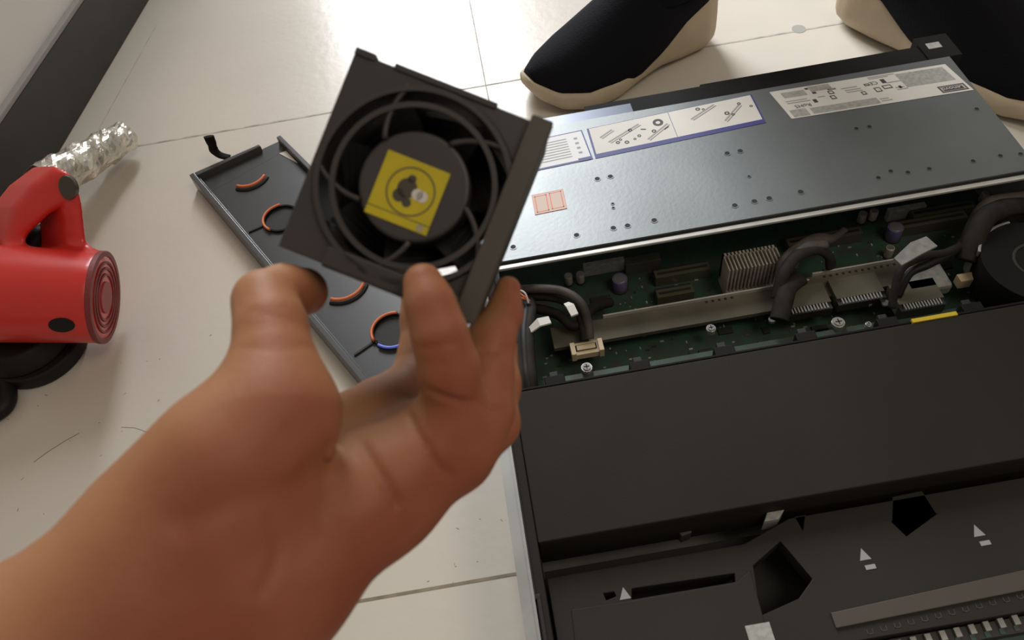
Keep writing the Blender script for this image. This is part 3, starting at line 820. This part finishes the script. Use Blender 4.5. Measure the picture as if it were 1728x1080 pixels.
def hand_fn(p):
    d = None
    for c in CORE:
        s_ = chain(p, c, .010); d = s_ if d is None else smin(d, s_, .016)
    d = smin(d, chain(p, THENAR, .012), .012)
    d = smin(d, sd_cap(p, C(430, 845, .246), C(636, 712, .270), 92/F*.246, 44/F*.270), .016)   # web
    d = smin(d, chain(p, THUMB, .005), .009)
    fi = chain(p, INDEX, .004); mi = chain(p, MIDDLE, .004); ri = chain(p, RING, .004); li = chain(p, LITTLE, .004)
    fing = smin(smin(fi, mi, .0008), smin(ri, li, .0012), .0012)
    return smin(d, fing, .007)
lo = np.array([-.215, -.185, -.300]); hi = np.array([.012, .022, -.135])
V, Fc = surface_net(hand_fn, lo, hi, .00135)
N = mesh_normals(V, Fc)
# orient normals outward with the field gradient
if (np.einsum('ij,ij->i', N, V-V.mean(0))).mean() < 0: Fc = Fc[:, ::-1]; N = -N
px = V[:, 0]/-V[:, 2]*F+864; py = 540-V[:, 1]/-V[:, 2]*F
front = N[:, 2] > .05
def crease(pts, depth, width):
    best = np.full(len(V), 1e9)
    P2 = smooth_line([Vector((x, y, 0)) for x, y in pts], 6)
    for a, b_ in zip(P2[:-1], P2[1:]):
        ax, ay, bx, by = a.x, a.y, b_.x, b_.y
        L2 = (bx-ax)**2+(by-ay)**2+1e-9; t = np.clip(((px-ax)*(bx-ax)+(py-ay)*(by-ay))/L2, 0, 1)
        best = np.minimum(best, np.hypot(px-ax-t*(bx-ax), py-ay-t*(by-ay)))
    return np.where(front, -1.5*depth*np.exp(-(best/width)**2), 0)
disp = np.zeros(len(V))
disp += crease([(560, 765), (500, 820), (400, 850), (310, 880)], .0010, 26)
disp += crease([(690, 700), (708, 735), (735, 780), (760, 800)], .0009, 6)
disp += crease([(612, 755), (640, 800), (668, 850)], .0008, 9)
disp += crease([(556, 815), (548, 850), (540, 885)], .0004, 10)
disp += crease([(708, 590), (735, 584), (765, 580)], .0006, 5)
disp += crease([(716, 655), (755, 672), (800, 682)], .0008, 5)
disp += crease([(806, 676), (825, 688), (850, 690)], .0008, 5)
disp += crease([(812, 590), (835, 592), (858, 588)], .0005, 5)
disp += crease([(400, 585), (455, 592), (520, 585)], .0001, 7)
disp += crease([(410, 520), (450, 530), (500, 545)], .0001, 7)
disp += crease([(455, 880), (470, 940), (440, 1000)], .0006, 12)
disp += .0010*np.exp(-(((px-660)/55)**2+((py-770)/40)**2))*front
disp += .0012*np.exp(-(((px-735)/35)**2+((py-745)/35)**2))*front
V = V+N*disp[:, None]
Rm = np.stack([_r, _u, -_d], 0)
def cam2w(V): return V@Rm+CO
hand = sdf_obj('hand', V, Fc, M['skin'], xf=cam2w)
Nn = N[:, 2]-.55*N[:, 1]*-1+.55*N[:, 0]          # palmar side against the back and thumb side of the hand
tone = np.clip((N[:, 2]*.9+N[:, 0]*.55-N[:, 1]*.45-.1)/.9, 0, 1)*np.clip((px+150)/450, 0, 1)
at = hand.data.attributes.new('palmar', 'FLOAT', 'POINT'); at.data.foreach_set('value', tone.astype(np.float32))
tag(hand, 'bare left hand and forearm, palm up, holding the black fan between thumb and fingers', 'hand')

# ------------------------------------------------------------------ black tray lying on the floor
tray = empty('fan_tray', P(460, 440, 0))
tag(tray, 'long black plastic fan cover tray with orange and blue finger marks on the floor', 'tray')
zt = .022
t0 = P(322, 290, zt); t1 = P(612, 636, zt); t2 = P(432, 240, zt)
ty = (t1-t0).normalized()                       # along the tray, towards the camera
tx = Vector((-ty.y, ty.x, 0));  tx = tx if tx.dot(t2-t0) > 0 else -tx
TW = (t2-t0).dot(tx)+.022; TLn = .366
TW = max(TW, .088)
def TF(x, y, z): return t0+tx*x+ty*y+Vector((0, 0, z-zt))
skew = (t2-t0).dot(ty)
tb_ = MB()
tb_.prism([(0, 0), (TW, skew*1.2), (TW, TLn), (0, TLn)], .008, .011, M['tray'], TF)
tb_.prism([(0.003, -.002), (TW-.02, skew*.95), (TW-.02, skew*.95+.004), (.003, .004)], .010, .018, M['trayhi'], TF)
tb_.prism([(0.004, .03), (TW-.003, .03), (TW-.003, TLn-.004), (.004, TLn-.004)], .011, .0125, M['tray'], TF)
tb_.build('tray_plate', tray, .0008)
rl = MB()
rl.box(-.003, .0022, 0, TLn, 0.0, .020, M['trayhi'], TF); rl.box(.0022, .0045, .0, TLn, .010, .0155, M['tray'], TF)
rl.build('side_rail', tray, .0008)
rl = MB()
rl.box(TW-.002, TW+.003, skew*1.2+.004, TLn, 0.0, .020, M['trayhi'], TF)
rl.build('side_rail', tray, .0008)
# triangular cut showing the floor beside the right rail
tr_ = MB(); tr_.prism([(TW-.010, .022+skew), (TW-.0025, .024+skew), (TW-.003, .050+skew)], .0126, .0131, M['tile'], TF); tr_.build('clear_window', tray)
hk = MB(); hq = P(368, 262, .02); 
hp = [P(388, 266, .014), P(372, 262, .018), P(362, 254, .024), P(357, 242, .032), P(352, 230, .040)]
hk.tube(smooth_line(hp, 5), [.0040+.0016*i/20 for i in range(21)], M['black'], 12, .45)
hk.build('latch_hook', tray)
def tr_ring(px_, py_, r, arcs, slit=None):
    c = P(px_, py_, .0127); cx, cy = (c-t0).dot(tx), (c-t0).dot(ty)
    mb = MB(); mb.cyl((cx, cy), r*.92, .0125, .0128, M['deep'], 40, TF); mb.ring(r*.90, r, .0125, .0150, M['black'], TF, n=48, c=(cx, cy))
    o = mb.build('finger_hole', tray)
    for (a0, a1, m) in arcs:
        mb = MB()
        pts = []
        for i in range(19):
            a = math.radians(a0+(a1-a0)*i/18)
            pts.append(c+Vector((math.cos(a)*r, math.sin(a)*r, .003)))
        mb.tube(pts, .0013, M[m], 8); q = mb.build(m+'_mark', tray)
    if slit:
        mb = MB(); s0, s1 = P(*slit[0], .013), P(*slit[1], .013)
        t = (s1-s0).normalized(); n = Vector((-t.y, t.x, 0))*.0009; u = Vector((0, 0, .001))
        mb.add([s0-n-u, s1-n-u, s1+n-u, s0+n-u, s0-n+u, s1-n+u, s1+n+u, s0+n+u], [(0, 1, 2, 3), (4, 7, 6, 5), (0, 4, 5, 1), (1, 5, 6, 2), (2, 6, 7, 3), (3, 7, 4, 0)], M['deep']); mb.build('slit', tray)
def arc_only(px_, py_, r, a0, a1, m='orange'):
    c = P(px_, py_, .0135); mb = MB()
    mb.tube([c+Vector((math.cos(math.radians(a0+(a1-a0)*i/14))*r, math.sin(math.radians(a0+(a1-a0)*i/14))*r, .002)) for i in range(15)], .0016, M[m], 8); mb.build(m+'_mark', tray)
    mb = MB(); mb.tube([c+Vector((math.cos(math.radians(a0+(a1-a0)*i/14))*(r+.0025), math.sin(math.radians(a0+(a1-a0)*i/14))*(r+.0025), -.0005)) for i in range(15)], .0016, M['deep'], 8); mb.build('finger_hole', tray)
arc_only(420, 296, .018, -125, -20)
tr_ring(476, 370, .0175, [(95, 235, 'orange')], ((420, 392), (445, 381)))
arc_only(578, 478, .020, -120, -15)
tr_ring(664, 560, .0180, [(75, 205, 'orange'), (225, 385, 'blue')], ((598, 600), (636, 574)))

# ------------------------------------------------------------------ red hot air blower
blo = empty('hot_air_blower', P(80, 560, 0))
tag(blo, 'red plastic hot air blower with foil wrapped nozzle lying on the floor', 'blower')
ce = P(178, 502, .052); c0 = P(60, 498, .066)
axd = (ce-c0).normalized()
# cylinder axis: mostly to the right, a little towards the viewer
def blower_fn(p):
    A = np.array(ce-axd*.012); B = np.array(c0-axd*.05)
    A = A.astype(np.float32); B = B.astype(np.float32); ax_ = (A-B)/np.linalg.norm(A-B)
    q = p-B; t = q@ax_; rr = np.sqrt(np.maximum((q*q).sum(-1)-t*t, 0))
    Lc = float(np.linalg.norm(A-B))+.012
    cyl = smax(rr-(.0405-.002*(t/Lc)), np.abs(t-Lc/2)-Lc/2, .006)
    def ch(pts, k):
        d = None
        for a, b_ in zip(pts[:-1], pts[1:]):
            s_ = sd_cap(p, np.array(P(*a[:3])), np.array(P(*b_[:3])), a[3], b_[3]); d = s_ if d is None else smin(d, s_, k)
        return d
    # handle: a thick flat loop, its outline extruded away from the viewer
    q0 = (p-CO.astype(np.float32))
    X = q0@_r.astype(np.float32); Y = q0@_u.astype(np.float32); Z = q0@_d.astype(np.float32)
    yp = (540-HC[1])/F*HC[2]
    sf = (Z-(HC[2]-(Y-yp)*.35))/.042          # 0 on the front face, 1 on the back face
    qx = X-sf*(-.050); qy = Y-sf*.006
    d2 = smax(poly(qx, qy, HO), -poly(qx, qy, HI), .004)
    d2 = d2-.004
    loop = smax(d2, (np.abs(sf-.5)-.5)*.040, .009)
    d = smin(cyl, loop, .012)
    return d
HC = (80, 420, .672)
def pxm(l):
    out = []
    for x, y in l:
        z = (HC[2]+.35*(540-HC[1])/F*HC[2])/(1+.35*(540-y)/F); out.append(((x-864)/F*z, (540-y)/F*z))
    return out
HO = pxm([(106, 288), (126, 302), (137, 345), (143, 400), (146, 440), (140, 540), (70, 560), (36, 535), (20, 480), (20, 412), (36, 355), (66, 318)])
HI = pxm([(112, 340), (84, 356), (50, 388), (32, 415), (40, 445), (88, 445), (102, 430), (122, 430), (122, 375)])
def poly(x, y, pts):
    n = len(pts); d = np.full(x.shape, 1e9, dtype=np.float32); sgn = np.ones(x.shape, dtype=np.float32)
    for i in range(n):
        ax, ay = pts[i]; bx, by = pts[i-1]
        ex_, ey_ = bx-ax, by-ay; wx, wy = x-ax, y-ay
        t = np.clip((wx*ex_+wy*ey_)/(ex_*ex_+ey_*ey_), 0, 1)
        d = np.minimum(d, (wx-ex_*t)**2+(wy-ey_*t)**2)
        c1 = y >= ay; c2 = y < by; c3 = ex_*wy > ey_*wx
        sgn = np.where((c1 & c2 & c3) | (~c1 & ~c2 & ~c3), -sgn, sgn)
    return sgn*np.sqrt(d)
bb_lo = np.array([-.62, .40, .004]); bb_hi = np.array([-.30, .80, .13])
V, Fc = surface_net(blower_fn, bb_lo, bb_hi, .0022)
N = mesh_normals(V, Fc)
sdf_obj('casing', V, Fc, M['red'], blo)
u1 = axd.cross(Vector((0, 0, 1))).normalized(); u2 = u1.cross(axd).normalized()
cb = ce
def CF(x, y, z): return cb+u1*x+u2*y+axd*z
cp = MB()
cp.ring(.0345, .0392, -.004, .0006, M['redcap'], CF, n=64)
cp.cyl((0, 0), .0355, -.004, -.0005, M['redcap'], 64, CF)
for rr in (.0305, .0255, .0205): cp.ring(rr-.0022, rr, -.001, .0012, M['redcap'], CF, n=56)
cp.cyl((0, 0), .0135, -.001, .0014, M['redcap2'], 40, CF)
cp.build('end_cap', blo, .0005); tag(bpy.data.objects['end_cap'], 'dark red round end cap with concentric rings')
hl = MB()
# dark oval plug on the cylinder side facing the camera
dirn = Vector(PD(101, 548, 1.0)-PD(101, 548, 0.0)).normalized()
def hit(px_, py_, fn, t0_=.4, t1_=1.2):
    d0 = np.array(dirn_(px_, py_)); t = t0_
    for _ in range(900):
        q = (CO+d0*t).astype(np.float32); s_ = float(fn(q[None])[0])
        if s_ < .0003: break
        t += max(s_*.4, .0002)
        if t > t1_: break
    e = .001; q = (CO+d0*t).astype(np.float32)
    g = np.array([float(fn((q+np.eye(3, dtype=np.float32)[k]*e)[None])[0]-fn((q-np.eye(3, dtype=np.float32)[k]*e)[None])[0]) for k in range(3)])
    return Vector(q), Vector(g/np.linalg.norm(g))
def dirn_(x, y): return ray(x, y)
def plug(name, x, y, r1_, r2_, m, th=.0015):
    q, n = hit(x, y, blower_fn); a = Vector(_r); a = (a-n*a.dot(n)).normalized(); b2 = n.cross(a)
    mb = MB(); vs_ = []
    k = 28
    for z in (-.003, th): vs_ += [q+a*r1_*math.cos(2*math.pi*i/k)+b2*r2_*math.sin(2*math.pi*i/k)+n*z for i in range(k)]
    mb.add(vs_, [tuple(range(k))[::-1], tuple(range(k, 2*k))]+[(i, (i+1) % k, k+(i+1) % k, k+i) for i in range(k)], m)
    return mb.build(name, blo, .0006)
plug('vent_plug', 104, 549, .010, .007, M['rubber'], .0006)
plug('power_switch', 116, 316, .007, .010, M['switch'], .003)
# foil nozzle
nz = MB(); n0 = P(70, 314, .058); n1 = P(204, 234, .024)
NL = (n1-n0).length; na = (n1-n0).normalized(); nb1 = na.cross(Vector((0, 0, 1))).normalized(); nb2 = nb1.cross(na)
random.seed(12); kk = 28; rows = 26; vs_ = []
for i in range(rows+1):
    t = i/rows; R_ = .0205-.0050*t
    for q in range(kk):
        a = 2*math.pi*q/kk; tw = math.sin(a*2+t*22)*.0011+math.sin(a*5-t*31)*.0006+random.uniform(-.0007, .0007)
        if .62 < t < .70: tw -= .0012
        rr = R_+tw; vs_.append(n0+na*(NL*1.06*t)+nb1*rr*math.cos(a)+nb2*rr*math.sin(a))
fs = [(kk*i+q, kk*i+(q+1) % kk, kk*(i+1)+(q+1) % kk, kk*(i+1)+q) for i in range(rows) for q in range(kk)]
nz.add(vs_, fs, M['foil'], False)
# inner wall of the open end
e0 = len(nz.v); vs2 = []
for (tt, rs) in ((1.06, .0125), (.96, .0120)): vs2 += [n0+na*(NL*tt)+nb1*rs*math.cos(2*math.pi*q/kk)+nb2*rs*math.sin(2*math.pi*q/kk) for q in range(kk)]
nz.add(vs2, [(q, (q+1) % kk, kk+(q+1) % kk, kk+q) for q in range(kk)]+[tuple(range(kk, 2*kk))], M['switch'])
for q in range(kk):
    nz.f.append([kk*rows+q, kk*rows+(q+1) % kk, e0+(q+1) % kk, e0+q]); nz.m.append(nz._mi(M['foil'])); nz.sm.append(False)
o = nz.build('foil_nozzle', blo)
# black base under the body
bs = MB(); q = P(52, 572, .02)
bs.cyl((q.x, q.y), .040, .0005, .016, M['rubber'], 48, None, .042); bs.cyl((q.x-.006, q.y+.004), .042, .016, .034, M['rubber'], 48, None, .034)
bs.build('rubber_base', blo, .002)
cd = MB(); cd.tube(smooth_line([P(40, 450, .05), P(52, 418, .062), P(66, 396, .066), P(84, 384, .060)]), [.011, .011, .010, .010, .010, .009, .009, .009, .008, .008, .008, .008, .008, .008, .008, .008, .008, .008, .007, .007, .007, .006, .006, .006, .005], M['rubber'], 14); cd.build('trigger', blo)
cd = MB(); cd.tube(smooth_line([P(-60, 560, .02), P(-30, 600, .010), P(0, 635, .009), P(14, 660, .008), P(4, 690, .0075), P(-50, 720, .0075)]), .0068, M['rubber'], 12); cd.build('power_cord', blo)

# ------------------------------------------------------------------ person standing at the front of the server
per = empty('person', (.36, .86, 0))
tag(per, 'person in black trousers and black knit shoes with cream soles, standing astride the server corner', 'person')
def shoe(toe, heel, side):
    """toe, heel: floor points; side=+1 when the inner side is to the left of heel->toe"""
    toe = Vector(toe); heel = Vector(heel); L = (toe-heel).length; ex = (toe-heel).normalized(); ey = Vector((-ex.y, ex.x, 0))
    def SF(x, y, z): return heel+ex*x+ey*y+Vector((0, 0, z))
    st = [0, .03, .10, .22, .36, .50, .64, .78, .90, .97, 1.0]
    hw = [.018, .031, .037, .036, .034, .040, .047, .048, .038, .022, .010]
    ztop = [.070, .076, .074, .062, .042, .031, .027, .025, .027, .033, .038]
    zbot = [.012, .003, 0, 0, .005, .006, 0, 0, .005, .014, .024]
    cy = [0, 0, 0, 0, -.002, -.002, 0, .002, .004, .006, .007]
    def interp(a, t): return float(np.interp(t, st, a))
    n = 40; kk = 24; so = MB(); vs_ = []
    for i in range(n+1):
        t = (1-math.cos(math.pi*i/n))/2; w_ = interp(hw, t); z1 = interp(ztop, t); z0 = interp(zbot, t); c_ = interp(cy, t)*side
        for q in range(kk):
            a = 2*math.pi*q/kk; ca, sa_ = math.cos(a), math.sin(a)
            sx = math.copysign(abs(ca)**.5, ca); sz = math.copysign(abs(sa_)**.6, sa_)
            fl2 = 1+.06*(-sz)
            vs_.append(SF(L*t, c_+w_*sx*fl2, (z0+z1)/2+(z1-z0)/2*sz))
    fs = [(kk*i+q, kk*i+(q+1) % kk, kk*(i+1)+(q+1) % kk, kk*(i+1)+q) for i in range(n) for q in range(kk)]+[tuple(range(kk))[::-1], tuple(range(kk*n, kk*n+kk))]
    so.add(vs_, fs, M['sole'], True)
    # knit upper
    hu = [.090, .105, .112, .112, .112, .098, .080, .064, .052, .044, .041]
    wu = [.014, .026, .033, .034, .036, .041, .044, .043, .032, .016, .006]
    up = MB(); vs_ = []; n2 = 36
    for i in range(n2+1):
        t = .02+.96*(1-math.cos(math.pi*i/n2))/2; w_ = interp(wu, t); z1 = interp(hu, t); z0 = interp(ztop, t)-.012; c_ = interp(cy, t)*side
        for q in range(kk):
            a = 2*math.pi*q/kk; ca, sa_ = math.cos(a), math.sin(a)
            sx = math.copysign(abs(ca)**.8, ca)
            vs_.append(SF(L*t, c_+w_*sx*(1-.15*max(sa_, 0)), z0+(z1-z0)*max(0, sa_)**.85+min(0, sa_)*.003))
    fs = [(kk*i+q, kk*i+(q+1) % kk, kk*(i+1)+(q+1) % kk, kk*(i+1)+q) for i in range(n2) for q in range(kk)]+[tuple(range(kk))[::-1], tuple(range(kk*n2, kk*n2+kk))]
    up.add(vs_, fs, M['knit'], True)
    # ankle collar
    cvs = []; rows_ = 8
    for i in range(rows_+1):
        z = .075+.075*i/rows_; rx = .052-.004*i/rows_; ry = .036
        for q in range(kk):
            a = 2*math.pi*q/kk; cvs.append(SF(L*.24+rx*math.cos(a)-.004*i/rows_, ry*math.sin(a), z))
    up.add(cvs, [(kk*i+q, kk*i+(q+1) % kk, kk*(i+1)+(q+1) % kk, kk*(i+1)+q) for i in range(rows_) for q in range(kk)]+[tuple(range(kk*rows_, kk*rows_+kk))], M['knit'], True)
    # pull tab on the instep
    up.tube([SF(L*.46, .002*side, .104), SF(L*.40, .004*side, .118), SF(L*.37, .004*side, .124)], [.004, .0045, .003], M['knit'], 8, .5)
    u_ = up.build('shoe', per); s_ = so.build('shoe_sole', u_); return SF, L
s1 = shoe((.058, .683, 0), (.264, .764, 0), -1)
s2 = shoe((.556, .515, 0), (.425, .762, 0), 1)
a1 = s1[0](s1[1]*.24, 0, .11); a2 = s2[0](s2[1]*.24, 0, .11)
k1, k2 = Vector((.25, .92, .50)), Vector((.52, .90, .50)); p1, p2 = Vector((.30, 1.06, .92)), Vector((.48, 1.06, .92))
def leg_fn(p):
    f_ = lambda a, b_, r1_, r2_: sd_cap(p, np.array(a), np.array(b_), r1_, r2_)
    d = smin(f_(a1, k1, .050, .062), f_(k1, p1, .062, .092), .03)
    e_ = smin(f_(a2, k2, .050, .062), f_(k2, p2, .062, .092), .03)
    d = smin(d, e_, .02); d = smin(d, f_(p1+Vector((.02, 0, .03)), p2+Vector((-.02, 0, .03)), .105, .105), .05)
    return smax(d, .135-p[..., 2], .004)
V, Fc = surface_net(leg_fn, (.05, .65, .12), (.72, 1.25, 1.12), .012)
sdf_obj('trousers', V, Fc, M['trouser'], per)
def torso_fn(p):
    f_ = lambda a, b_, r1_, r2_: sd_cap(p, np.array(a), np.array(b_), r1_, r2_)
    d = smin(f_((.33, 1.06, 1.02), (.31, 1.0, 1.38), .12, .12), f_((.45, 1.06, 1.02), (.47, 1.0, 1.38), .12, .12), .08)
    for s_ in (-1, 1):
        d = smin(d, f_((.39+s_*.19, 1.0, 1.40), (.39+s_*.24, 1.02, 1.12), .058, .048), .04)
        d = smin(d, f_((.39+s_*.24, 1.02, 1.12), (.39+s_*.20, .86, .98), .046, .036), .03)
    return d
V, Fc = surface_net(torso_fn, (.02, .75, .85), (.76, 1.25, 1.56), .012)
sdf_obj('sweater', V, Fc, M['trouser'], per)
def head_fn(p):
    f_ = lambda a, b_, r1_, r2_: sd_cap(p, np.array(a), np.array(b_), r1_, r2_)
    d = smin(f_((.39, .99, 1.44), (.39, .95, 1.56), .055, .052), sd_ell(p, (.39, .92, 1.66), (.078, .098, .118)), .03)
    d = smin(d, sd_ell(p, (.39, .815, 1.65), (.012, .018, .022)), .02)
    for s_ in (-1, 1): d = smin(d, sd_ell(p, (.39+s_*.078, .93, 1.655), (.010, .018, .030)), .008)
    for s_ in (-1, 1):     # arms run inside the sleeves, so that head and hands are one body
        d = smin(d, f_((.39, 1.0, 1.40), (.39+s_*.19, 1.0, 1.40), .035, .030), .01)
        d = smin(d, f_((.39+s_*.19, 1.0, 1.40), (.39+s_*.24, 1.02, 1.12), .030, .028), .01)
        d = smin(d, f_((.39+s_*.24, 1.02, 1.12), (.39+s_*.20, .86, .98), .026, .024), .01)
        d = smin(d, f_((.39+s_*.20, .86, .98), (.39+s_*.17, .80, .95), .030, .026), .01)
    return d
V, Fc = surface_net(head_fn, (.08, .75, .90), (.70, 1.10, 1.82), .008)
sdf_obj('body', V, Fc, M['skin'], per)
def hair_fn(p): return smax(sd_ell(p, (.39, .935, 1.68), (.088, .105, .118)), -(p[..., 1]-.845+(1.72-p[..., 2])*.35), .01)
V, Fc = surface_net(hair_fn, (.25, .78, 1.50), (.53, 1.08, 1.84), .009)
sdf_obj('hair', V, Fc, M['hair'], per)
